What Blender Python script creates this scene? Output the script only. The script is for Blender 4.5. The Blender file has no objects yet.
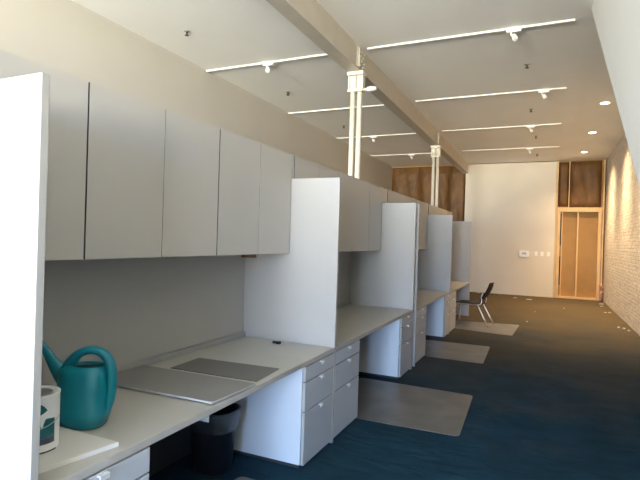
import bpy, bmesh, math, random
from mathutils import Vector, Matrix
random.seed(7)
sc = bpy.context.scene
COL = sc.collection
OFF = {}          # world offset of every object that parents others

# ------------------------------------------------------------------ materials
def srgb(r, g, b):
    f = lambda c: (c/255/12.92) if c/255 <= .04045 else ((c/255+.055)/1.055)**2.4
    return (f(r), f(g), f(b), 1)

def mat(name, col, rough=.5, metal=0., var=.04, scale=6., bump=0., bscale=60., spec=.5, stretch=(1, 1, 1), detail=4.):
    m = bpy.data.materials.new(name); m.use_nodes = True
    nt = m.node_tree; b = nt.nodes['Principled BSDF']
    b.inputs['Roughness'].default_value = rough; b.inputs['Metallic'].default_value = metal
    b.inputs['Specular IOR Level'].default_value = spec
    tc = nt.nodes.new('ShaderNodeTexCoord'); mp = nt.nodes.new('ShaderNodeMapping')
    mp.inputs['Scale'].default_value = stretch
    nt.links.new(tc.outputs['Object'], mp.inputs['Vector'])
    n = nt.nodes.new('ShaderNodeTexNoise'); n.inputs['Scale'].default_value = scale; n.inputs['Detail'].default_value = detail
    nt.links.new(mp.outputs[0], n.inputs['Vector'])
    r = nt.nodes.new('ShaderNodeValToRGB')
    r.color_ramp.elements[0].position = .3; r.color_ramp.elements[1].position = .7
    r.color_ramp.elements[0].color = tuple(c*(1-var) for c in col[:3])+(1,)
    r.color_ramp.elements[1].color = tuple(min(1, c*(1+var)) for c in col[:3])+(1,)
    nt.links.new(n.outputs['Fac'], r.inputs['Fac']); nt.links.new(r.outputs['Color'], b.inputs['Base Color'])
    if bump:
        n2 = nt.nodes.new('ShaderNodeTexNoise'); n2.inputs['Scale'].default_value = bscale; n2.inputs['Detail'].default_value = 5
        nt.links.new(mp.outputs[0], n2.inputs['Vector'])
        bp = nt.nodes.new('ShaderNodeBump'); bp.inputs['Strength'].default_value = bump; bp.inputs['Distance'].default_value = .01
        nt.links.new(n2.outputs['Fac'], bp.inputs['Height']); nt.links.new(bp.outputs['Normal'], b.inputs['Normal'])
    return m

def emit(name, col, s):
    m = bpy.data.materials.new(name); m.use_nodes = True; nt = m.node_tree; nt.nodes.clear()
    o = nt.nodes.new('ShaderNodeOutputMaterial'); e = nt.nodes.new('ShaderNodeEmission')
    e.inputs['Color'].default_value = col; e.inputs['Strength'].default_value = s
    nt.links.new(e.outputs[0], o.inputs['Surface']); return m

M = {}
M['laminate'] = mat('white_laminate', (.40, .385, .363, 1), .42, var=.012, scale=3)
M['fronts']   = mat('pale_grey_laminate', (.455, .43, .395, 1), .42, var=.012, scale=3)
M['drawerf']  = mat('mid_grey_drawer_laminate', (.48, .505, .54, 1), .42, var=.012, scale=3)
M['carcass'] = mat('skylit_white_laminate', (.65, .67, .69, 1), .42, var=.012, scale=3)  # same white laminate, made lighter and bluer to paint in the skylight
M['worktop']  = mat('worktop_laminate', (.46, .445, .405, 1), .36, var=.02, scale=5)
M['edge']     = mat('worktop_edge', (.42, .40, .37, 1), .45, var=.02)
M['backp']    = mat('grey_back_panel', (.38, .370, .345, 1), .6, var=.015, scale=3)
M['rail']     = mat('grey_rail', (.33, .33, .32, 1), .45, var=.03)
M['kick_gap']     = mat('dark_plinth_and_gap_shade', (.02, .022, .026, 1), .6, var=.1)
M['chrome']   = mat('chrome', (.90, .90, .90, 1), .30, 1., var=.02)
M['wall']     = mat('cream_wall_paint', (.47, .448, .405, 1), .75, var=.02, scale=1.2, bump=.05, bscale=25)
M['ceil']     = mat('ceiling_paint', (.90, .892, .86, 1), .8, var=.02, scale=1., bump=.06, bscale=20)
M['dry']      = mat('drywall_paint', (.76, .71, .62, 1), .75, var=.02, scale=1.5, bump=.05, bscale=20)
M['stairw']   = mat('pale_grey_wall_paint', (.70, .71, .70, 1), .7, var=.012, scale=1.5)
M['beam']     = mat('beam_cream_paint', (.50, .45, .375, 1), .5, var=.05, scale=5, bump=.12, bscale=14)
M['column']   = mat('column_cream_paint', (.62, .575, .485, 1), .38, var=.03, bump=.08, bscale=18)
M['track']    = mat('white_track_enamel', (.86, .855, .82, 1), .4, var=.02)
M['wood']     = mat('pine_timber', (.70, .50, .27, 1), .6, var=.12, scale=5, bump=.15, bscale=30, stretch=(6, 6, .6))
M['sheath']   = mat('tan_sheathing', (.38, .225, .085, 1), .7, var=.06, scale=4, bump=.1, bscale=30)
M['teal']     = mat('teal_plastic', srgb(6, 116, 133), .36, var=.04, scale=5)
M['tealdk']   = mat('can_opening_shade', srgb(4, 70, 84), .6, var=.05)
M['greyb']    = mat('grey_board', srgb(132, 130, 128), .5, var=.03)
M['greyd']    = mat('dark_grey_board', srgb(104, 102, 100), .55, var=.03)
M['white']    = mat('white_plastic', (.82, .81, .79, 1), .4, var=.01)
M['black']    = mat('black_plastic', (.010, .010, .012, 1), .55, var=.1, spec=.25)
M['basket']   = mat('dark_blue_plastic', (.010, .014, .026, 1), .38, var=.1)
M['liner']    = mat('bin_liner', (.05, .068, .09, 1), .3, var=.3, scale=12, bump=.4, bscale=25)
M['pull'] = mat('brushed_pull_metal', (.92, .92, .92, 1), .35, .35, var=.01)
M['metal']    = mat('dull_metal', (.5, .49, .46, 1), .35, .8, var=.06)
M['brown']    = mat('brown_wood', (.12, .055, .03, 1), .6, var=.2, scale=14, stretch=(1, 5, 5))
M['scrap']    = mat('plaster_scrap', (.55, .51, .44, 1), .8, var=.06)
M['pink']     = mat('pink_fibre', (.55, .30, .22, 1), .9, var=.45, scale=40, bump=.8, bscale=60)
M['dark']     = mat('dark_metal', (.05, .05, .05, 1), .5, var=.1)
M['glow']     = emit('lamp_glow', (1, .80, .52, 1), 14)
M['plate'] = mat('bright_white_plastic', (.93, .92, .90, 1), .35, var=.01)
M['knee_shade'] = mat('dark_knee_space_shade', (.045, .046, .05, 1), .6, var=.05)
M['seam_shade'] = mat('door_seam_shade', (.06, .058, .055, 1), .6, var=.03)
M['capsule']  = mat('frosted_plastic', (.50, .475, .50, 1), .35, var=.02)

def carpet():
    m = mat('dark_teal_carpet', (.0115, .036, .062, 1), .95, var=.22, scale=3.0, bump=.5, bscale=240, spec=.04)
    nt = m.node_tree; b = nt.nodes['Principled BSDF']
    b.inputs['Sheen Weight'].default_value = 0.
    tc = nt.nodes['Texture Coordinate']
    n = nt.nodes.new('ShaderNodeTexNoise'); n.inputs['Scale'].default_value = 2.2; n.inputs['Distortion'].default_value = 1.2
    mp = nt.nodes.new('ShaderNodeMapping'); mp.inputs['Scale'].default_value = (1, 2.6, 1)
    nt.links.new(tc.outputs['Object'], mp.inputs[0]); nt.links.new(mp.outputs[0], n.inputs['Vector'])
    # construction dust trodden into the far half of the carpet, in ragged patches
    sx = nt.nodes.new('ShaderNodeSeparateXYZ'); nt.links.new(tc.outputs['Object'], sx.inputs[0])
    nd = nt.nodes.new('ShaderNodeTexNoise'); nd.inputs['Scale'].default_value = .9; nd.inputs['Detail'].default_value = 8; nd.inputs['Roughness'].default_value = .65
    nt.links.new(tc.outputs['Object'], nd.inputs['Vector'])
    ma = nt.nodes.new('ShaderNodeMath'); ma.operation = 'MULTIPLY_ADD'; ma.inputs[1].default_value = 9.
    nt.links.new(nd.outputs['Fac'], ma.inputs[0]); nt.links.new(sx.outputs['Y'], ma.inputs[2])
    md = nt.nodes.new('ShaderNodeMapRange'); md.inputs['From Min'].default_value = 8.8; md.inputs['From Max'].default_value = 17.5
    nt.links.new(ma.outputs[0], md.inputs['Value'])
    mxd = nt.nodes.new('ShaderNodeMix'); mxd.data_type = 'RGBA'; mxd.inputs['B'].default_value = (.100, .078, .050, 1)
    nt.links.new(md.outputs[0], mxd.inputs['Factor'])
    src = b.inputs['Base Color'].links[0].from_socket; nt.links.new(src, mxd.inputs['A']); nt.links.new(mxd.outputs['Result'], b.inputs['Base Color'])
    old = [x for x in nt.nodes if x.type == 'BUMP'][0]
    b2 = nt.nodes.new('ShaderNodeBump'); b2.inputs['Strength'].default_value = .35; b2.inputs['Distance'].default_value = .05
    nt.links.new(n.outputs['Fac'], b2.inputs['Height']); nt.links.new(old.outputs['Normal'], b2.inputs['Normal'])
    nt.links.new(b2.outputs['Normal'], b.inputs['Normal'])
    return m
M['carpet'] = carpet()

def brickmat():
    m = bpy.data.materials.new('whitewashed_brick'); m.use_nodes = True; nt = m.node_tree; b = nt.nodes['Principled BSDF']
    b.inputs['Roughness'].default_value = .85
    tc = nt.nodes.new('ShaderNodeTexCoord'); sp = nt.nodes.new('ShaderNodeSeparateXYZ'); cb = nt.nodes.new('ShaderNodeCombineXYZ')
    nt.links.new(tc.outputs['Object'], sp.inputs[0])
    nt.links.new(sp.outputs['Y'], cb.inputs['X']); nt.links.new(sp.outputs['Z'], cb.inputs['Y'])
    br = nt.nodes.new('ShaderNodeTexBrick')
    br.inputs['Scale'].default_value = 1.; br.inputs['Brick Width'].default_value = .21; br.inputs['Row Height'].default_value = .072
    br.inputs['Mortar Size'].default_value = .009; br.inputs['Mortar Smooth'].default_value = .4
    br.inputs['Color1'].default_value = (.90, .87, .82, 1); br.inputs['Color2'].default_value = (.84, .80, .75, 1)
    br.inputs['Mortar'].default_value = (.74, .70, .65, 1)
    nt.links.new(cb.outputs[0], br.inputs['Vector'])
    n = nt.nodes.new('ShaderNodeTexNoise'); n.inputs['Scale'].default_value = 13; n.inputs['Detail'].default_value = 6; n.inputs['Roughness'].default_value = .7
    nt.links.new(tc.outputs['Object'], n.inputs['Vector'])
    rp = nt.nodes.new('ShaderNodeValToRGB'); rp.color_ramp.elements[0].position = .36; rp.color_ramp.elements[1].position = .62
    rp.color_ramp.elements[0].color = (.70, .64, .58, 1); rp.color_ramp.elements[1].color = (1, 1, 1, 1)
    nt.links.new(n.outputs['Fac'], rp.inputs[0])
    mx = nt.nodes.new('ShaderNodeMix'); mx.data_type = 'RGBA'; mx.blend_type = 'MULTIPLY'; mx.inputs['Factor'].default_value = 1
    nt.links.new(br.outputs['Color'], mx.inputs['A']); nt.links.new(rp.outputs['Color'], mx.inputs['B'])
    nt.links.new(mx.outputs['Result'], b.inputs['Base Color'])
    mh = nt.nodes.new('ShaderNodeMath'); mh.operation = 'MULTIPLY_ADD'; mh.inputs[1].default_value = -.28
    nt.links.new(br.outputs['Fac'], mh.inputs[0]); nt.links.new(n.outputs['Fac'], mh.inputs[2])
    bp = nt.nodes.new('ShaderNodeBump'); bp.inputs['Strength'].default_value = 1.; bp.inputs['Distance'].default_value = .045
    nt.links.new(mh.outputs[0], bp.inputs['Height']); nt.links.new(bp.outputs['Normal'], b.inputs['Normal'])
    return m
M['brick'] = brickmat()

def insulmat():
    m = mat('brown_kraft_insulation', (.15, .072, .02, 1), .6, var=.28, scale=3.5, bump=.6, bscale=9, stretch=(1.8, 1.8, .7))
    return m
M['insul'] = insulmat()

def matmat():
    m = mat('clear_vinyl_mat', (.125, .12, .117, 1), .36, var=.3, scale=3.2, bump=.12, bscale=16, spec=.5, detail=7)
    return m
M['mat'] = matmat()

# ------------------------------------------------------------------ geometry helpers
def bevel_new(bm, verts, w):
    if w <= 0: return
    es = list({e for v in verts for e in v.link_edges})
    bmesh.ops.bevel(bm, geom=es, offset=w, segments=2, affect='EDGES', profile=.5)

def box(bm, x0, x1, y0, y1, z0, z1, bev=0.):
    vs = [bm.verts.new((x, y, z)) for z in (z0, z1) for x, y in ((x0, y0), (x1, y0), (x1, y1), (x0, y1))]
    for f in ((3, 2, 1, 0), (4, 5, 6, 7), (0, 1, 5, 4), (1, 2, 6, 5), (2, 3, 7, 6), (3, 0, 4, 7)):
        bm.faces.new([vs[i] for i in f])
    bevel_new(bm, vs, bev)

def prism(bm, poly, z0, z1, bev=0.):           # polygon in XY, counter-clockwise
    a = [bm.verts.new((x, y, z0)) for x, y in poly]; b = [bm.verts.new((x, y, z1)) for x, y in poly]
    n = len(poly); bm.faces.new(b); bm.faces.new(a[::-1])
    for i in range(n): bm.faces.new((a[i], a[(i+1) % n], b[(i+1) % n], b[i]))
    bevel_new(bm, a+b, bev)

def rings(bm, rs, cap0=True, cap1=True, closed=False):
    vr = [[bm.verts.new(p) for p in r] for r in rs]; n = len(vr[0])
    for a, b in zip(vr, vr[1:]):
        for i in range(n):
            f = bm.faces.new((a[i], a[(i+1) % n], b[(i+1) % n], b[i])); f.smooth = True
    if cap0: bm.faces.new(vr[0][::-1])
    if cap1: bm.faces.new(vr[-1])

def lathe(bm, prof, c=(0, 0, 0), n=24, cap0=True, cap1=True, axis='z', power=2.):
    out = []
    for p in prof:
        z, rx = p[0], p[1]; ry = p[2] if len(p) > 2 else rx; cx = p[3] if len(p) > 3 else 0
        r = []
        for i in range(n):
            t = 2*math.pi*i/n; ct, st = math.cos(t), math.sin(t)
            x = rx*math.copysign(abs(ct)**(2/power), ct)+cx; y = ry*math.copysign(abs(st)**(2/power), st)
            v = (x, y, z) if axis == 'z' else ((z, x, y) if axis == 'x' else (y, z, x))
            r.append((v[0]+c[0], v[1]+c[1], v[2]+c[2]))
        out.append(r)
    rings(bm, out, cap0, cap1)

def tube(bm, pts, rad, n=10, smooth=0):
    pts = [Vector(p) for p in pts]
    rad = list(rad) if isinstance(rad, (list, tuple)) else [rad]*len(pts)
    for _ in range(smooth):
        q, r = [pts[0]], [rad[0]]
        for i in range(len(pts)-1):
            q += [pts[i]*.75+pts[i+1]*.25, pts[i]*.25+pts[i+1]*.75]
            a, b = rad[i], rad[i+1]
            mixr = lambda t: tuple(a[k]*(1-t)+b[k]*t for k in (0, 1)) if isinstance(a, tuple) else a*(1-t)+b*t
            r += [mixr(.25), mixr(.75)]
        q.append(pts[-1]); r.append(rad[-1]); pts, rad = q, r
    t0 = (pts[1]-pts[0]).normalized()
    up = Vector((0, 1, 0)) if abs(t0.y) < .9 else Vector((1, 0, 0))
    nrm = (up-t0*up.dot(t0)).normalized(); out = []
    for i, p in enumerate(pts):
        t = (pts[min(i+1, len(pts)-1)]-pts[max(i-1, 0)]).normalized()
        nrm = (nrm-t*nrm.dot(t)).normalized(); bi = t.cross(nrm)
        ra, rb = rad[i] if isinstance(rad[i], tuple) else (rad[i], rad[i])
        out.append([p+nrm*ra*math.cos(2*math.pi*k/n)+bi*rb*math.sin(2*math.pi*k/n) for k in range(n)])
    rings(bm, out)

def link(name, bm, m, parent=None, smooth=False):
    if parent is not None: bm.transform(Matrix.Translation(-OFF[parent.name]))
    bmesh.ops.recalc_face_normals(bm, faces=bm.faces[:])
    me = bpy.data.meshes.new(name); bm.to_mesh(me); bm.free(); me.materials.append(M[m] if isinstance(m, str) else m)
    o = bpy.data.objects.new(name, me); COL.objects.link(o)
    if parent is not None: o.parent = parent
    OFF[o.name] = OFF[parent.name] if parent is not None else Vector((0, 0, 0))
    return o

def tag(o, label, cat, group=None):
    o['label'] = label; o['category'] = cat
    if group: o['group'] = group
    return o

def thing(name, loc, label, cat, group=None):
    o = bpy.data.objects.new(name, None); o.empty_display_size = .1; COL.objects.link(o); o.location = loc
    OFF[o.name] = Vector(loc); return tag(o, label, cat, group)

def single(name, bm, m, label, cat, group=None):   # a one-mesh thing, origin moved to its base centre
    xs = [v.co for v in bm.verts]
    c = Vector(((min(v.x for v in xs)+max(v.x for v in xs))/2, (min(v.y for v in xs)+max(v.y for v in xs))/2, min(v.z for v in xs)))
    bm.transform(Matrix.Translation(-c)); o = link(name, bm, m); o.location = c; OFF[o.name] = c
    return tag(o, label, cat, group)

def bxm(*a): bm = bmesh.new(); box(bm, *a); return bm
def part(name, m, parent, *a): return link(name, bxm(*a), m, parent)
def struct(name, bm, m, parent=None):
    o = link(name, bm, m, parent)
    if parent is None: o['kind'] = 'structure'
    return o

# ------------------------------------------------------------------ room
XL, XR, YF, YB, ZC = -5.0, 1.642, -11.0, 16.9, 4.24
struct('floor', bxm(XL-.1, XR+.2, YF, YB+.25, -.1, 0), 'carpet')
struct('ceiling', bxm(XL-.1, XR+.2, YF, YB+.25, ZC, ZC+.1), 'ceil')
struct('wall_left', bxm(XL-.1, XL, YF, YB+.15, 0, ZC), 'wall')
WY0, WY1 = YF+.4, -6.5  # side opening added out of view to let in more daylight
bm = bmesh.new(); box(bm, XR, XR+.15, WY1, YB+.15, 0, ZC); box(bm, XR, XR+.15, YF, WY0, 0, ZC); box(bm, XR, XR+.15, WY0, WY1, 0, .35); box(bm, XR, XR+.15, WY0, WY1, 4.0, ZC)
struct('wall_right', bm, 'brick')
struct('wall_back', bxm(-2.44, .285, YB, YB+.02, 0, ZC-.03), 'dry')
struct('wall_back.001', bxm(XL, XR, YB+.15, YB+.2, 0, ZC), 'sheath')
WX = -.2
# unseen street front, openings placed to steer the daylight: sill wall, piers, glazing bars
bm = bmesh.new()
box(bm, XL, XR, YF-.15, YF, 0, .35); box(bm, XL, XR, YF-.15, YF, 4.0, ZC)
box(bm, -2.6, WX, YF-.15, YF, .35, 4.0); box(bm, XL, -4.9, YF-.15, YF, .35, 4.0); box(bm, XR-.1, XR, YF-.15, YF, .35, 4.0)
struct('unseen_wall_front', bm, 'wall')
bm = bmesh.new()
for k in range(5):
    x = WX+(XR-WX-.1)*k/4; box(bm, x-.03, x+.03, YF-.1, YF-.04, .35, 4.0)
box(bm, WX, XR-.1, YF-.1, YF-.04, 2.9, 2.96); box(bm, -4.9, -2.6, YF-.1, YF-.04, 2.9, 2.96)
struct('unseen_front_window', bm, 'dark')
bm = bmesh.new()
for k in range(5):
    y = WY0+.03+(WY1-WY0-.06)*k/4; box(bm, XR+.04, XR+.10, y-.03, y+.03, .35, 4.0)
struct('added_window', bm, 'dark')  # unseen side window, added to light the panels and cabinet fronts
# enclosed stair flight beside the camera, its underside rising to the ceiling
bm = bmesh.new()
poly = [(6.19, ZC), (-.9, ZC), (-.9, 0), (-.05, 0), (2.70, 1.868)]
prism(bm, [(a, b) for a, b in poly], 0, 1)
bm.transform(Matrix(((0, 0, XR-.40, .40), (1, 0, 0, 0), (0, 1, 0, 0), (0, 0, 0, 1))))
struct('wall_stairway', bm, 'stairw')

# ------------------------------------------------------------------ beam, columns
bx0, bx1, bz = -2.535, -2.372, 3.915
t = thing('ceiling_beam', (-2.45, 8, bz), 'long cream painted steel beam running under the ceiling to the back wall', 'beam')
link('beam_body', bxm(bx0, bx1, YF+.01, YB-.005, bz+.02, ZC-.002, .004), 'beam', t)
link('bottom_flange', bxm(bx0-.012, bx1+.012, YF+.01, YB-.005, bz, bz+.0199, .004), 'beam', t)
for cy in (6.4, 11.9):
    p = link('splice_plate', bxm(bx1+.0005, bx1+.012, cy-.17, cy+.30, bz+.03, ZC-.02, .002), 'beam', t)
    link('angle_bar', bxm(bx1+.0121, bx1+.03, cy-.14, cy-.118, bz+.03, ZC-.03, .003), 'column', p)
    for dy in (-.06, .05):
        for k in range(4):
            b = bmesh.new(); lathe(b, [(bx1+.012, .015), (bx1+.020, .012), (bx1+.024, .005)], (0, cy+dy+.04*(k % 2), bz+.07+.065*k), 8, axis='x')
            link('bolt', b, 'column', p)

def column(cy, label):
    cx = -2.428
    t = thing('cast_column', (cx, cy, 0), label, 'column', 'paired tube columns under the beam')
    b = bmesh.new(); lathe(b, [(0, .16), (.05, .16), (.09, .13), (.12, .13)], (cx, cy, 0), 20); 
    # base kept slim so that it clears the desk backs
    b.transform(Matrix.Translation((-cx, -cy, 0))); b.transform(Matrix.Diagonal((.54, 1, 1, 1))); b.transform(Matrix.Translation((cx, cy, 0)))
    link('base', b, 'column', t)
    for s in (-1, 1):
        b = bmesh.new(); lathe(b, [(.12, .036), (3.66, .036)], (cx+s*.050, cy, 0), 16); link('tube', b, 'column', t)
    b = bmesh.new(); box(b, cx-.108, cx+.108, cy-.065, cy+.065, 3.64, 3.675, .006); link('collar', b, 'column', t)
    b = bmesh.new()
    for s in (-1, 1):
        lathe(b, [(3.675, .046), (3.83, .048), (3.86, .052)], (cx+s*.050, cy, 0), 14)
        box(b, cx+s*.100-.008, cx+s*.100+.008, cy-.05, cy+.05, 3.675, 3.865, .003)
    box(b, cx-.005, cx+.005, cy-.06, cy+.06, 3.675, 3.86, 0)
    link('capital', b, 'column', t)
    b = bmesh.new(); prism(b, [(cx-.118, cy-.08), (cx+.118, cy-.08), (cx+.118, cy+.08), (cx-.118, cy+.08)], 3.865, 3.914, .008); link('top_plate', b, 'column', t)
column(6.4, 'nearer of the two cream paired tube columns standing behind the desks')
column(11.9, 'farther of the two cream paired tube columns, in front of brown insulation')
t = thing('capsule_fixture', (-2.25, 6.4, 3.63), 'small pale capsule shaped fixture on the side of nearer column top', 'light fixture')
b = bmesh.new(); lathe(b, [(-2.324, .018), (-2.28, .018)], (0, 6.4, 3.67), 10, axis='x'); link('arm', b, 'column', t)
b = bmesh.new(); lathe(b, [(-2.28, .02), (-2.27, .034), (-2.20, .036), (-2.15, .03), (-2.135, .012)], (0, 6.4, 3.67), 14, axis='x'); link('capsule', b, 'capsule', t)

# ------------------------------------------------------------------ ceiling tracks, sprinklers, downlights
def track(x0, x1, y, heads, label):
    t = thing('light_track', ((x0+x1)/2, y, ZC), label, 'track light')
    link('rail', bxm(x0, x1, y-.018, y+.018, ZC-.022, ZC-.001, .003), 'track', t)
    for s, x in ((-1, x0), (1, x1)): link('end_cap', bxm(x-.012 if s < 0 else x+.0003, x-.0003 if s < 0 else x+.012, y-.021, y+.021, ZC-.025, ZC-.001, .003), 'track', t)
    for hx in heads:
        h = link('lamp_head', bxm(hx-.085, hx+.085, y-.022, y+.022, ZC-.055, ZC-.0225, .004), 'track', t)
        b = bmesh.new(); tube(b, [(hx-.03, y, ZC-.054), (hx-.03, y, ZC-.09), (hx+.005, y-.02, ZC-.105)], .011, 8); link('swivel_stem', b, 'track', h)
        b = bmesh.new(); d = Vector((.25, -.35, -.9)).normalized()
        p = Vector((hx+.0, y-.015, ZC-.088)); tube(b, [p, p+d*.03, p+d*.075, p+d*.085], [.018, .03, .034, .026], 12); link('lamp_holder', b, 'track', h)
track(-2.27, .24, 6.41, [-.41], 'white ceiling light track nearest the camera, right of the beam')
track(-2.26, .25, 9.12, [-.08], 'second white light track from the camera, right of the beam')
track(-2.25, .25, 11.76, [-.34], 'third white light track from the camera, right of the beam')
track(-2.2, .27, 14.45, [-.43], 'white light track right of the beam closest to the back wall')
track(-4.985, -2.89, 6.41, [-3.86], 'white ceiling light track nearest the camera, left of the beam')
track(-4.985, -2.91, 9.18, [], 'second white light track left of the beam, seen behind nearer column')
track(-4.985, -2.91, 11.84, [-3.99], 'third white light track from the camera, left of the beam')
track(-4.985, -2.98, 14.6, [-3.70], 'white light track left of the beam closest to brown insulation')

def sprinkler(x, y, label):
    t = thing('sprinkler_head', (x, y, ZC), label, 'sprinkler', 'ceiling sprinkler heads')
    b = bmesh.new(); lathe(b, [(ZC-.0005, .04), (ZC-.008, .036), (ZC-.012, .02)], (x, y, 0), 14); link('escutcheon', b, 'metal', t)
    b = bmesh.new(); lathe(b, [(ZC-.012, .014), (ZC-.05, .012), (ZC-.052, .028), (ZC-.058, .028)], (x, y, 0), 12); link('deflector', b, 'dark', t)
sprinkler(-.304, 7.77, 'dark sprinkler head right of the beam, between first and second tracks')
sprinkler(-.309, 10.36, 'dark sprinkler head right of the beam, between second and third tracks')
sprinkler(-.256, 12.96, 'dark sprinkler head right of the beam, between third and last tracks')
sprinkler(-.265, 15.53, 'dark sprinkler head right of the beam, beyond the last track')
sprinkler(-4.30, 7.85, 'dark sprinkler head left of the beam, between first and second tracks')
sprinkler(-4.30, 10.59, 'dark sprinkler head left of the beam, between second and third tracks')
sprinkler(-4.29, 5.07, 'dark sprinkler head left of the beam, nearer than the first track')

def downlight(y, label):
    x = .937
    t = thing('downlight', (x, y, ZC), label, 'ceiling light')
    b = bmesh.new()
    lathe(b, [(ZC-.0005, .10), (ZC-.008, .097), (ZC-.008, .080), (ZC-.002, .078)], (x, y, 0), 24, cap0=False, cap1=False); link('trim_ring', b, 'track', t)
    b = bmesh.new(); lathe(b, [(ZC-.0006, .078), (ZC-.003, .078)], (x, y, 0), 24); link('lamp_face', b, 'glow', t)
    for nm, watt, cone in (('downlight_beam', 560, 78), ('downlight_spill', 310, 130)):
        l = bpy.data.lights.new(nm, 'SPOT'); l.energy = watt; l.color = (1, .69, .37); l.spot_size = math.radians(cone); l.spot_blend = 1.; l.shadow_soft_size = .05
        o = bpy.data.objects.new(nm, l); o.location = (x, y, ZC-.03); COL.objects.link(o)
downlight(10.33, 'round recessed downlight beside the slanting edge of the pale stair wall')
downlight(12.91, 'middle round recessed downlight along the brick wall')
downlight(15.51, 'round recessed downlight closest to the framed opening')

# ------------------------------------------------------------------ workstations
XS, XP = -2.32, -1.469        # back panel face, front edge of panels and desks
ZD, DT = .752, .032           # desk top height, thickness
PT = 2.085                    # divider height
CZ0, CZ1, XC = 1.475, 2.278, -1.891

def divider(y0, y1, label, top=PT):
    return single('divider_panel', bxm(XS, XP, y0, y1, 0.0005, top, .0025), 'laminate', label, 'divider panel')
divider(1.055, 1.085, 'bright white divider panel at the left edge, nearest the camera', 2.104)
divider(3.568, 3.598, 'white divider panel at the far end of the desk with watering can')
divider(6.088, 6.118, 'white divider panel at the far end of the second desk')
divider(6.262, 6.292, 'thin white divider panel just behind another one, with a dark gap between')
divider(8.765, 8.795, 'white divider panel at the far end of the third desk')
divider(11.25, 11.28, 'last white divider panel, behind the black chair, nearest back wall')
BAYS = [(1.085, 3.568), (3.598, 6.088), (6.292, 8.765), (8.795, 11.25)]
NTH = ['nearest desk', 'second desk from the camera', 'third desk from the camera', 'farthest desk by the black chair']
E1 = .0006
for (a, c), w in zip(BAYS, NTH):
    t = thing('back_panel', (XS-.01, (a+c)/2, 0), 'grey upright back panel behind the '+w, 'back panel')
    link('panel', bxm(XS-.018, XS-E1, a+E1, c-E1, ZD-DT, CZ1-.004), 'backp', t)
    link('knee_shade_panel', bxm(XS-.018, XS-E1, a+E1, c-E1, .001, ZD-DT-E1), 'knee_shade', t)  # dark sheet standing in for the shade of the knee space
    t = thing('desk_worktop', ((XS+XP)/2, (a+c)/2, ZD), {'nearest desk': 'long off white worktop carrying the teal watering can',
              'second desk from the camera': 'empty off white worktop of the second desk from the camera',
              'third desk from the camera': 'empty off white worktop of the third desk from the camera',
              'farthest desk by the black chair': 'short looking worktop of the farthest desk, beside the black chair'}[w], 'worktop')
    link('worktop_slab', bxm(XS+E1, XP-.0035, a+E1, c-E1, ZD-DT, ZD, .0015), 'worktop', t)
    link('edge_band', bxm(XP-.003, XP, a+E1, c-E1, ZD-DT, ZD-.0005, .001), 'edge', t)
    link('cable_rail', bxm(XS+E1, XS+.028, a+.004, c-.004, ZD+E1, ZD+.042, .003), 'rail', t)
    link('support_rail', bxm(XS+.03, XS+.06, a+.01, c-.01, ZD-DT-.05, ZD-DT-E1, .002), 'rail', t)
    if a < 2:
        s = link('front_rail', bxm(XP-.09, XP-.06, 1.60, 2.02, ZD-DT-.034, ZD-DT-E1, .002), 'rail', t)
        link('rail_bracket', bxm(XP-.105, XP-.035, 2.0205, 2.03, ZD-DT-.055, ZD-DT-E1, .001), 'rail', s)

def pedestal(y0, y1, label):
    t = thing('drawer_pedestal', ((XS+XP)/2-.1, (y0+y1)/2, 0), label, 'drawer unit')
    zt = ZD-DT-.006
    link('carcass', bxm(XS+.07, XP-.028, y0, y1, .028, zt, .0015), 'carcass', t)
    link('plinth', bxm(XS+.09, XP-.045, y0+.012, y1-.012, .0005, .0275), 'kick_gap', t)
    ym = (y0+y1)/2
    for z0, z1 in ((.030, .395), (.403, .602), (.610, .711)):
        d = link('drawer', bxm(XP-.0235, XP-.001, y0+.001, y1-.001, z0, z1, .0018), 'drawerf', t)
        d.data.materials.append(M['laminate'])
        for pl in d.data.polygons: pl.material_index = 0 if pl.normal.x > .5 else 1
        b = bmesh.new(); box(b, XP-.0005, XP+.020, ym-.022, ym+.022, z1-.010, z1-.004, .001); box(b, XP+.014, XP+.020, ym-.022, ym+.022, z1-.024, z1-.0098, .001)
        link('handle', b, 'pull', d)
pedestal(1.088, 1.586, 'drawer unit in the bottom left corner under the white board')
pedestal(3.060, 3.564, 'drawer unit beside the waste basket, nearer one of a pair')
pedestal(3.602, 4.150, 'drawer unit just beyond the first divider, beside the nearest visible floor mat')
pedestal(5.575, 6.084, 'drawer unit under the far end of the second desk')
pedestal(6.298, 6.885, 'drawer unit under the near end of the third desk, beside second mat')
pedestal(8.340, 8.761, 'drawer unit under the far end of the third desk')
pedestal(8.799, 9.450, 'drawer unit directly beside the black chair')

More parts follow.
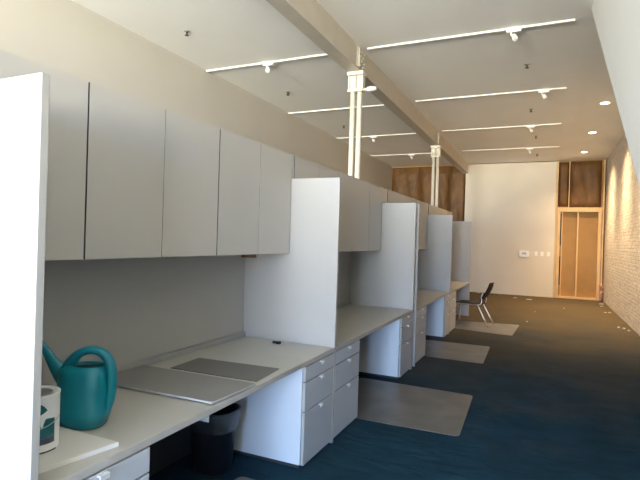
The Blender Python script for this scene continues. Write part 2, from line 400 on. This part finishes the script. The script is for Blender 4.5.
def cabinet(y0, y1, doors, label):
    t = thing('wall_cabinet', (XS+.2, (y0+y1)/2, CZ0), label, 'wall cabinet')
    b = bmesh.new()
    box(b, XS+E1, XC-.022, y0+.007, y0+.018, CZ0+.004, CZ1, 0); box(b, XS+E1, XC-.022, y1-.018, y1-.007, CZ0+.004, CZ1, 0)
    box(b, XS+E1, XC-.022, y0+.018, y1-.018, CZ1-.018, CZ1, 0); box(b, XS+E1, XC-.022, y0+.018, y1-.018, CZ0+.022, CZ0+.04, 0)
    box(b, XS+E1, XS+.012, y0+.018, y1-.018, CZ0+.04, CZ1-.018, 0)
    link('carcass', b, 'fronts', t)
    n = len(doors)-1
    for i in range(n):
        a, c = doors[i], doors[i+1]
        g0 = .0042 if i == 0 else .0014; g1 = .0042 if i == n-1 else .0014
        d = link('door', bxm(XC-.0215, XC, a+g0, c-g1, CZ0, CZ1, .0006), 'fronts', t)
        d.data.materials.append(M['seam_shade'])  # door edges coloured dark to paint shade into the seams
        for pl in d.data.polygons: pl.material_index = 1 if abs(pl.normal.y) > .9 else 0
cabinet(1.088, 1.588, [1.088, 1.588], 'wall cabinet at the far left, partly behind the nearest divider')
cabinet(1.588, 2.578, [1.588, 2.083, 2.578], 'wide two door wall cabinet above the grey boards')
cabinet(2.578, 3.560, [2.578, 3.072, 3.560], 'two door wall cabinet directly left of the second divider')
cabinet(3.606, 4.570, [3.606, 4.090, 4.570], 'wall cabinet mostly hidden behind the second white divider')
cabinet(4.570, 6.020, [4.570, 5.535, 6.020], 'wall cabinet above the second desk, ending at the third divider')
cabinet(6.270, 7.500, [6.270, 6.885, 7.500], 'wall cabinet half hidden behind the double divider panels')
cabinet(7.500, 8.745, [7.500, 8.120, 8.745], 'wall cabinet above the far end of the third desk')
cabinet(8.800, 9.990, [8.800, 9.395, 9.990], 'wall cabinet just beyond the fourth divider, only its top showing')
cabinet(9.990, 11.205, [9.990, 10.6, 11.205], 'last wall cabinet of the row, only its top edge showing')
single('filler_strip', bxm(XC-.03, XC-.002, 3.563, 3.603, PT+.002, CZ1-.003, .001), 'laminate', 'narrow white filler strip above the second divider between two cabinets', 'filler strip')
single('filler_strip', bxm(XC-.06, XC-.004, 6.035, 6.255, PT+.002, CZ1-.003, .001), 'column', 'cream filler strip above the third divider between two cabinets', 'filler strip')
b = bmesh.new(); prism(b, [(-2.318, 3.50), (-2.27, 3.50), (-2.235, 3.53), (-2.20, 3.545), (-2.20, 3.555), (-2.318, 3.566)], 1.425, 1.4965, .003)
single('wood_wedge', b, 'brown', 'small brown wooden wedge in the corner under the cabinet', 'wood piece')
single('cable_clip', bxm(-2.29, -2.21, 5.3, 5.42, CZ0-.03, CZ0+.0215, .004), 'dark', 'small dark box under the cabinet of the second desk', 'bracket')

# ------------------------------------------------------------------ things on the nearest desk
b = bmesh.new(); prism(b, [(-2.16, 1.12), (-1.585, 1.12), (-1.513, 1.458), (-2.16, 1.455)], ZD+.0005, ZD+.0185, .0012)
M['boardw'] = mat('warm_white_board', (.68, .655, .62, 1), .42, var=.012)
single('white_board', b, 'boardw', 'loose white laminate board on the desk beneath the paint can', 'board')
b = bmesh.new(); prism(b, [(-2.128, 2.454), (-1.504, 2.474), (-1.530, 2.790), (-2.138, 2.750)], ZD+.0005, ZD+.006, .0006)
single('grey_sheet', b, 'greyd', 'thin dark grey sheet partly under the larger grey board', 'board')
t = thing('grey_board', (-1.83, 2.2, ZD), 'large grey board with pale edges lying across the desk front', 'board')
gp = [(-2.288, 2.000), (-1.486, 2.024), (-1.466, 2.400), (-2.288, 2.383)]
gi = [(-2.2865, 2.0015), (-1.4875, 2.0255), (-1.4675, 2.3985), (-2.2865, 2.3815)]
b = bmesh.new(); prism(b, gp, ZD+.0065, ZD+.0165, .0006); link('core', b, 'laminate', t)
b = bmesh.new(); prism(b, gi, ZD+.0166, ZD+.0180); link('grey_face', b, 'greyb', t)
# little black clip with a loose wire by the divider
t = thing('black_clip', (-1.93, 3.46, ZD), 'tiny black clip lying on the desk by the white divider', 'clip')
b = bmesh.new(); box(b, -1.962, -1.925, 3.445, 3.475, ZD+.0005, ZD+.016, .003); box(b, -1.922, -1.888, 3.430, 3.462, ZD+.0005, ZD+.022, .004); box(b, -1.93, -1.918, 3.446, 3.456, ZD+.004, ZD+.012, 0); link('body', b, 'black', t)
b = bmesh.new(); tube(b, [(-1.90, 3.455, ZD+.012), (-1.87, 3.48, ZD+.022), (-1.83, 3.49, ZD+.012), (-1.80, 3.48, ZD+.004)], .002, 6, 1); link('wire', b, 'metal', t)

# watering can (built along local x = handle side, then turned to face the picture)
WC = Vector((-1.822, 1.553, ZD)); WR = math.radians(22)
def wplace(bm): bm.transform(Matrix.Translation(WC+Vector((0, 0, .0006))) @ Matrix.Rotation(WR, 4, 'Z') @ Matrix.Scale(1.055, 4)); return bm
t = thing('watering_can', WC, 'teal plastic watering can with long spout and looped handle', 'watering can')
b = bmesh.new()
lathe(b, [(0, .080, .066), (.005, .088, .074), (.045, .101, .085), (.06, .103, .086), (.075, .101, .084), (.15, .102, .084), (.215, .099, .081), (.234, .093, .075), (.246, .080, .064, .004), (.250, .068, .056, .012),
          (.250, .062, .050, .016), (.246, .060, .048, .016), (.19, .058, .046, .016)], n=36, cap1=True, power=2.7)
body = link('body', wplace(b), 'teal', t)
b = bmesh.new(); lathe(b, [(.236, .0585, .0465, .016), (.2385, .0585, .0465, .016)], n=28, power=2.4); link('opening_shade_disc', wplace(b), 'tealdk', body)  # dark disc standing in for the shaded inside of the can
b = bmesh.new(); tube(b, [(-.070, 0, .175), (-.098, 0, .205), (-.134, 0, .245), (-.162, 0, .287), (-.184, 0, .320), (-.198, 0, .334)], [(.026, .046), (.024, .040), (.019, .026), (.015, .019), (.013, .014), (.012, .014)], 14, 1)
link('spout', wplace(b), 'teal', t)
b = bmesh.new(); tube(b, [(-.080, 0, .215), (-.062, 0, .258), (-.030, 0, .296), (.018, 0, .314), (.066, 0, .306), (.100, 0, .278), (.114, 0, .225), (.115, 0, .165), (.110, 0, .105), (.092, 0, .055)],
                 [(.030, .032), (.026, .024), (.023, .018), (.022, .0165), (.023, .018), (.024, .021), (.023, .021), (.022, .020), (.020, .018), (.016, .014)], 14, 2)
link('handle', wplace(b), 'teal', t)

# paint can
PC = Vector((-1.752, 1.272, ZD+.019)); pr_, ph = .0825, .211
t = thing('paint_can', PC, 'white labelled paint can on the board behind the nearest divider', 'paint can')
b = bmesh.new(); lathe(b, [(0, pr_-.004), (0, pr_), (.004, pr_+.0015), (.008, pr_), (ph-.008, pr_), (ph-.003, pr_+.002), (ph, pr_+.0015), (ph, pr_-.012), (ph-.008, pr_-.014), (ph-.008, pr_-.02)], PC, 40, cap1=True)
can = link('can_body', b, 'white', t)
b = bmesh.new(); lathe(b, [(ph-.0075, pr_-.021), (ph-.003, pr_-.023), (ph-.003, pr_-.03), (ph-.006, pr_-.032)], PC, 32); link('lid', b, 'metal', t)
def strip(bm, a0, a1, z0, z1, r, n=14, zf=None):
    o, i = [], []
    for k in range(n+1):
        a = a0+(a1-a0)*k/n; zz0, zz1 = (z0, z1) if zf is None else zf(k/n)
        for L, R_ in ((o, r+.0009), (i, r+.0002)):
            L.append([bm.verts.new((PC.x+math.cos(a)*R_, PC.y+math.sin(a)*R_, PC.z+z)) for z in (zz0, zz1)])
    for k in range(n):
        bm.faces.new((o[k][0], o[k+1][0], o[k+1][1], o[k][1])); bm.faces.new((i[k][1], i[k+1][1], i[k+1][0], i[k][0]))
        bm.faces.new((o[k][1], o[k+1][1], i[k+1][1], i[k][1])); bm.faces.new((i[k][0], i[k+1][0], o[k+1][0], o[k][0]))
    bm.faces.new((o[0][0], o[0][1], i[0][1], i[0][0])); bm.faces.new((o[n][1], o[n][0], i[n][0], i[n][1]))
M['label_teal'] = mat('label_teal', srgb(20, 92, 98), .4, var=.12, scale=30)
M['label_dark'] = mat('label_purple_grey', srgb(72, 66, 92), .4, var=.12, scale=30)
A0 = math.radians(-95)
b = bmesh.new(); strip(b, A0, math.radians(14), .045, .125, pr_, 40, lambda k: (.055, .128-.035*math.exp(-((k-.68)/.05)**2)-.02*max(0, k-.75)-.025*(k < .3))); link('label_block', b, 'label_teal', can)
b = bmesh.new(); strip(b, A0, math.radians(14), .032, .0545, pr_); link('label_band', b, 'label_dark', can)
b = bmesh.new(); strip(b, math.radians(-50), math.radians(-8), .13, .175, pr_, 14, lambda k: (.136+.022*k*k, .184-.026*(2*k-1)**2)); link('label_shape', b, 'label_teal', can)
b = bmesh.new(); strip(b, A0, math.radians(20), .0005, .006, pr_+.0014); link('base_rim', b, 'dark', can)
b = bmesh.new(); tube(b, [(PC.x+math.cos(math.radians(a))*(pr_+.004), PC.y+math.sin(math.radians(a))*(pr_+.004), PC.z+.105+.030*((a+45)/75)**2-.012) for a in range(-120, 31, 10)], .0016, 6); link('bail_handle', b, 'metal', t)

# ------------------------------------------------------------------ under the desk
WB = Vector((-2.03, 2.79, 0))
t = thing('waste_basket', WB, 'dark waste basket with a bin liner under the nearest desk', 'waste basket')
b = bmesh.new(); lathe(b, [(.0006, .115, .10), (.01, .125, .11), (.40, .165, .14), (.405, .175, .15), (.42, .175, .15), (.42, .165, .14), (.39, .158, .134), (.03, .12, .105)], WB, 32, cap1=True, power=2.6); link('bin_body', b, 'basket', t)
b = bmesh.new(); lathe(b, [(.29, .158, .135), (.30, .161, .138), (.402, .1775, .1525), (.424, .178, .153), (.427, .170, .146), (.424, .162, .138)], WB, 32, cap0=False, cap1=False, power=2.6); link('liner', b, 'liner', t)
t = thing('cable_box', (-2.14, 2.44, 0), 'small dull metal bracket on the dark floor under the nearest desk', 'bracket')
b = bmesh.new(); box(b, -2.19, -2.05, 2.30, 2.44, .0006, .012, .003); link('base_plate', b, 'dark', t)
b = bmesh.new(); tube(b, [(-2.175, 2.345, .012), (-2.165, 2.355, .05), (-2.145, 2.37, .062), (-2.10, 2.40, .062), (-2.08, 2.415, .05), (-2.07, 2.42, .012)], .009, 8, 1); link('hoop', b, 'metal', t)

def chairmat(poly, label):
    b = bmesh.new(); vs = []
    n = len(poly); pts = []
    for i, p in enumerate(poly):              # rounded corners
        p = Vector(p); a = (Vector(poly[i-1])-p).normalized(); c = (Vector(poly[(i+1) % n])-p).normalized(); r = .05
        for k in range(6):
            s = k/5; pts.append((p+a*r)*(1-s)**2+p*2*s*(1-s)+(p+c*r)*s*s)
    prism(b, [(q.x, q.y) for q in pts], .0006, .005)
    return single('floor_mat', b, 'mat', label, 'floor mat')
chairmat([(-1.86, 1.64), (-.61, 1.62), (-.60, 2.76), (-1.80, 2.79)], 'clear grey floor mat beside the waste basket, mostly out of view')
chairmat([(-1.90, 4.165), (-.595, 4.194), (-.635, 5.39), (-1.90, 5.426)], 'largest looking grey floor mat, in front of the second desk')
chairmat([(-1.90, 6.92), (-.697, 6.889), (-.722, 8.082), (-1.90, 8.066)], 'grey floor mat in front of the third desk, between two other mats')
chairmat([(-1.75, 9.50), (-.469, 9.272), (-.405, 10.60), (-1.70, 10.40)], 'dusty grey floor mat under the black chair')

# ------------------------------------------------------------------ chair (local: faces -x, backrest towards +x)
CH = Vector((-1.235, 10.21, .0052)); CR = math.radians(-8)
def cplace(bm): bm.transform(Matrix.Translation(CH) @ Matrix.Rotation(CR, 4, 'Z') @ Matrix.Diagonal((1.02, 1, .965, 1))); return bm
t = thing('stacking_chair', CH, 'black plastic chair with chrome legs standing on the farthest mat', 'chair')
def sheet(bm, f, nu, nv, th):
    g = [[Vector(f(i/nu, j/nv)) for j in range(nv+1)] for i in range(nu+1)]
    def nrm(i, j):
        du = g[min(i+1, nu)][j]-g[max(i-1, 0)][j]; dv = g[i][min(j+1, nv)]-g[i][max(j-1, 0)]
        return du.cross(dv).normalized()
    A = [[bm.verts.new(g[i][j]+nrm(i, j)*th/2) for j in range(nv+1)] for i in range(nu+1)]
    B = [[bm.verts.new(g[i][j]-nrm(i, j)*th/2) for j in range(nv+1)] for i in range(nu+1)]
    for i in range(nu):
        for j in range(nv):
            bm.faces.new((A[i][j], A[i+1][j], A[i+1][j+1], A[i][j+1])).smooth = True
            bm.faces.new((B[i][j+1], B[i+1][j+1], B[i+1][j], B[i][j])).smooth = True
    for i in range(nu):
        bm.faces.new((A[i][0], B[i][0], B[i+1][0], A[i+1][0])); bm.faces.new((A[i+1][nv], B[i+1][nv], B[i][nv], A[i][nv]))
    for j in range(nv):
        bm.faces.new((A[0][j+1], B[0][j+1], B[0][j], A[0][j])); bm.faces.new((A[nu][j], B[nu][j], B[nu][j+1], A[nu][j+1]))
def seatf(u, v):
    x = -.30+.47*u; w = .215*(1-.18*(2*u-1)**4); y = (2*v-1)*w
    z = .445-.012*math.sin(math.pi*v)-.02*max(0, .25-u)*4*.25+.03*max(0, u-.85)
    return (x, y, z-.012*u)
b = bmesh.new(); sheet(b, seatf, 12, 10, .016); link('seat', cplace(b), 'black', t)
def backf(u, v):
    w = .215*(1-.30*(u**3))*(.72+.28*min(1, u*4)); y = (2*v-1)*w
    x = .165+.17*u-.035*math.sin(math.pi*v)*-.6+.03*math.sin(u*3.0)-.02
    return (x, y, .50+.37*u)
b = bmesh.new(); sheet(b, backf, 12, 10, .016); link('backrest', cplace(b), 'black', t)
for s in (-1, 1):
    y = s*.20
    b = bmesh.new(); tube(b, [(.115, y, .425), (.135, y*1.02, .38), (.245, y*1.08, .16), (.33, y*1.1, .0)], .0135, 10); link('rear_leg', cplace(b), 'chrome', t)
    b = bmesh.new(); tube(b, [(-.22, y, .425), (-.275, y, .41), (-.315, y*1.02, .36), (-.335, y*1.05, .16), (-.345, y*1.06, .0)], .0135, 10, 1); link('front_leg', cplace(b), 'chrome', t)
    b = bmesh.new(); tube(b, [(-.25, y*.97, .418), (.11, y*.97, .416), (.17, y*.95, .43), (.19, y*.92, .50), (.175, y*.9, .58), (.205, y*.86, .66)], .0105, 10, 1); link('side_frame', cplace(b), 'chrome', t)
b = bmesh.new(); tube(b, [(.12, -.2, .41), (.12, .2, .41)], .009, 8); link('cross_bar', cplace(b), 'chrome', t)

# ------------------------------------------------------------------ back wall: insulation, framing, devices, scraps
def batt(x0, x1, z0, z1, label, seed):
    rnd = random.Random(seed); ph = [rnd.uniform(0, 6) for _ in range(8)]
    nx, nz = max(6, int((x1-x0)/.045)), max(6, int((z1-z0)/.06)); b = bmesh.new()
    def y(u, v):
        e = min(1, min(u, 1-u)*9)*min(1, min(v, 1-v)*12)
        X = x0+(x1-x0)*u; Z = z0+(z1-z0)*v
        w = .014*math.sin(X*13+ph[0]+1.4*math.sin(Z*2.1+ph[1]))+.010*math.sin(Z*9+ph[2]+X*5)+.007*math.sin(X*31+Z*6+ph[3])+.006*math.sin(Z*23-X*14+ph[4])
        return YB+.13-e*(.085+w)
    g = [[b.verts.new((x0+(x1-x0)*i/nx, y(i/nx, j/nz), z0+(z1-z0)*j/nz)) for j in range(nz+1)] for i in range(nx+1)]
    h = [[b.verts.new((x0+(x1-x0)*i/nx, YB+.148, z0+(z1-z0)*j/nz)) for j in (0, 1)] for i in (0, 1)] if False else None
    for i in range(nx):
        for j in range(nz):
            b.faces.new((g[i][j], g[i+1][j], g[i+1][j+1], g[i][j+1])).smooth = True
    c = [b.verts.new((x, YB+.148, z)) for x, z in ((x0, z0), (x1, z0), (x1, z1), (x0, z1))]
    b.faces.new(c[::-1])
    b.faces.new([g[i][0] for i in range(nx+1)][::-1]+[c[0], c[1]]); b.faces.new([g[i][nz] for i in range(nx+1)]+[c[2], c[3]])
    b.faces.new([g[0][j] for j in range(nz+1)]+[c[3], c[0]]); b.faces.new([g[nx][j] for j in range(nz+1)][::-1]+[c[1], c[2]])
    o = link('insulation_batt', b, 'insul'); return tag(o, label, 'insulation')
batt(-4.99, -4.005, 1.2, 4.20, 'brown insulation batt in the far left corner by the cream wall', 1)
batt(-3.995, -3.005, 1.2, 4.20, 'brown insulation batt left of the farther column', 2)
batt(-2.995, -2.455, 1.2, 4.20, 'brown insulation batt between farther column and white drywall', 3)
batt(.36, .635, 2.83, 4.20, 'narrow brown insulation batt above the left of the framed opening', 4)
batt(.665, 1.52, 2.80, 4.215, 'wide crinkled brown insulation batt above the framed opening', 5)
t = thing('door_framing', (.95, YB+.07, 0), 'bare pine framing of the door opening in the back wall', 'door frame')
def fp(name, *a): return link(name, bxm(*a), 'wood', t)
fp('king_stud', .29, .335, YB-.012, YB+.148, .001, 3.60, .002)
fp('jamb_stud', .345, .43, YB+.005, YB+.148, .001, 2.66, .002)
fp('jamb_stud', 1.455, 1.545, YB+.0, YB+.148, .001, 2.66, .002)
fp('king_stud', 1.56, 1.60, YB-.012, YB+.148, .001, 4.235, .002)
fp('header', .345, 1.553, YB-.005, YB+.148, 2.661, 2.795, .002)
fp('centre_stud', .895, .935, YB+.03, YB+.13, .061, 2.66, .002)
fp('sill_plate', .431, 1.454, YB-.002, YB+.148, .001, .06, .002)
for z0, z1 in ((.40, 1.28), (1.62, 2.62)): link('gap_shade_strip', bxm(.4305, .469, YB+.10, YB+.14, z0, z1), 'kick_gap', t)  # dark strips standing in for the shade in the gaps beside the jamb
fp('upper_stud', .638, .662, YB+.02, YB+.148, 2.796, 4.235, .001)
fp('side_stud', .47, .50, YB+.07, YB+.148, .061, 2.66, .002)
fp('upper_stud', .29, .345, YB-.004, YB+.148, 3.602, 4.235, .001)
b = bmesh.new()
for k in range(9):
    a = random.uniform(0, 6); lathe(b, [(0, .02), (.03, .045), (.07, .04), (.10, .012)], (1.575+random.uniform(-.015, .015), YB-.095+random.uniform(-.015, .015), .001+.05*k), 8)
single('insulation_tuft', b, 'pink', 'ragged pink tuft at the foot of the framing by the brick wall', 'insulation scrap')
# thermostat-like box and switch plates
t = thing('wall_control', (-.57, YB, 1.3), 'white rounded control box on the back drywall', 'control box')
b = bmesh.new(); lathe(b, [(YB-.0006, .10, .15), (YB-.03, .10, .15), (YB-.04, .092, .14)], (-.57, 0, 1.325), 32, axis='y', power=5); link('housing', b, 'plate', t)
b = bmesh.new(); lathe(b, [(YB-.0402, .035, .07), (YB-.043, .032, .066)], (-.57, 0, 1.335), 20, axis='y', power=4); link('display', b, 'capsule', t)
for x, w in ((-.228, 'left'), (-.056, 'middle'), (.128, 'right')):
    t = thing('switch_plate', (x, YB, 1.3), {'left': 'white switch plate closest to the white control box', 'middle': 'middle one of three small white switch plates', 'right': 'white switch plate closest to the framed opening'}[w], 'switch')
    link('plate', bxm(x-.045, x+.045, YB-.009, YB-.0006, 1.27, 1.41, .003), 'plate', t)
    link('rocker', bxm(x-.017, x+.017, YB-.013, YB-.0092, 1.305, 1.375, .002), 'plate', t)
G = 'plaster scraps on the floor'
def scrap(x, y, s, label, rz):
    s *= .75
    b = bmesh.new(); prism(b, [(-s, -s*.5), (s*.7, -s*.6), (s, s*.3), (-s*.2, s*.6)], 0, .018, .003)
    b.transform(Matrix.Translation((x, y, .0006)) @ Matrix.Rotation(rz, 4, 'Z')); single('plaster_scrap', b, 'scrap', label, 'debris', G)
LW = 'small white plaster scrap on the floor beside the brick wall'
LB = 'small white plaster scrap on the floor near the back drywall'
for x, y, s, rz in ((1.50, 13.95, .05, .2), (1.40, 13.88, .05, 1), (1.40, 11.46, .045, 1.3), (1.48, 11.38, .05, 1.2), (1.53, 11.15, .045, 1.5), (1.5, 15.9, .10, .4), (1.46, 15.3, .06, 2)): scrap(x, y, s, LW, rz)
for x, y, s, rz in ((-.755, 15.95, .07, .1), (-.36, 15.7, .11, .0), (-1.25, 16.75, .05, 1), (-1.9, 16.7, .06, .3)): scrap(x, y, s, LB, rz)
for x, y, s in ((-.16, 12.93, .03), (-.28, 11.14, .025), (.5, 14.1, .03)): scrap(x, y, s, 'tiny white scrap on the bare floor beyond the chair', .5)

# ------------------------------------------------------------------ daylight
w = bpy.data.worlds.new('street_daylight'); sc.world = w; w.use_nodes = True; nt = w.node_tree
bg = nt.nodes['Background']; tc = nt.nodes.new('ShaderNodeTexCoord'); sp = nt.nodes.new('ShaderNodeSeparateXYZ'); rp = nt.nodes.new('ShaderNodeValToRGB')
mr = nt.nodes.new('ShaderNodeMapRange'); mr.inputs['From Min'].default_value = -1; mr.inputs['From Max'].default_value = 1
nt.links.new(tc.outputs['Generated'], sp.inputs[0]); nt.links.new(sp.outputs['Z'], mr.inputs['Value']); nt.links.new(mr.outputs[0], rp.inputs[0])
e = rp.color_ramp.elements
e[0].position = 0; e[0].color = (10., 9.5, 7.7, 1)
e[1].position = 1; e[1].color = (1.1, 2.3, 4.8, 1)
x = e.new(.485); x.color = (8.4, 8.0, 6.6, 1)
x = e.new(.52); x.color = (1.5, 2.6, 4.6, 1)
nt.links.new(rp.outputs['Color'], bg.inputs['Color']); bg.inputs['Strength'].default_value = 14.5
l = bpy.data.lights.new('unseen_front_portal', 'AREA'); l.shape = 'RECTANGLE'; l.size = XR-WX-.1; l.size_y = 3.65
l.cycles.is_portal = True
o = bpy.data.objects.new('unseen_front_portal', l); o.location = ((WX+XR-.1)/2, YF-.2, 2.175); o.rotation_euler = (math.radians(90), 0, 0); COL.objects.link(o)
l = bpy.data.lights.new('added_window_portal', 'AREA'); l.shape = 'RECTANGLE'; l.size = WY1-WY0; l.size_y = 3.65; l.cycles.is_portal = True
o = bpy.data.objects.new('added_window_portal', l); o.location = (XR+.2, (WY0+WY1)/2, 2.175); o.rotation_euler = (math.radians(90), 0, math.radians(90)); COL.objects.link(o)
l = bpy.data.lights.new('added_aisle_portal', 'AREA'); l.shape = 'RECTANGLE'; l.size = 2.3; l.size_y = 3.65; l.cycles.is_portal = True
o = bpy.data.objects.new('added_aisle_portal', l); o.location = (-3.75, YF-.2, 2.175); o.rotation_euler = (math.radians(90), 0, 0); COL.objects.link(o)  # portal of the front opening added to brighten the ceiling
# ------------------------------------------------------------------ camera
cam = bpy.data.cameras.new('camera'); cam.sensor_width = 36; cam.lens = 492.82/640*36; cam.clip_start = .05
co = bpy.data.objects.new('camera', cam); COL.objects.link(co); sc.camera = co
yaw, pitch, roll = .427106, -.00231422, .0302220
cy, sy = math.cos(yaw), math.sin(yaw)
f = Vector((-sy*math.cos(pitch), cy*math.cos(pitch), math.sin(pitch))); r = Vector((cy, sy, 0)); u = r.cross(f)
r2 = r*math.cos(roll)+u*math.sin(roll); u2 = -r*math.sin(roll)+u*math.cos(roll)
co.matrix_world = Matrix(((r2.x, u2.x, -f.x, 0), (r2.y, u2.y, -f.y, 0), (r2.z, u2.z, -f.z, 1.6), (0, 0, 0, 1)))

vs = sc.view_settings; vs.view_transform = 'Standard'; vs.look = 'None'; vs.gamma = 1; vs.use_curve_mapping = False; vs.exposure = 0.2
sc.cycles.max_bounces = 14; sc.cycles.diffuse_bounces = 10; sc.cycles.use_denoising = True
sc.cycles.sample_clamp_indirect = 6
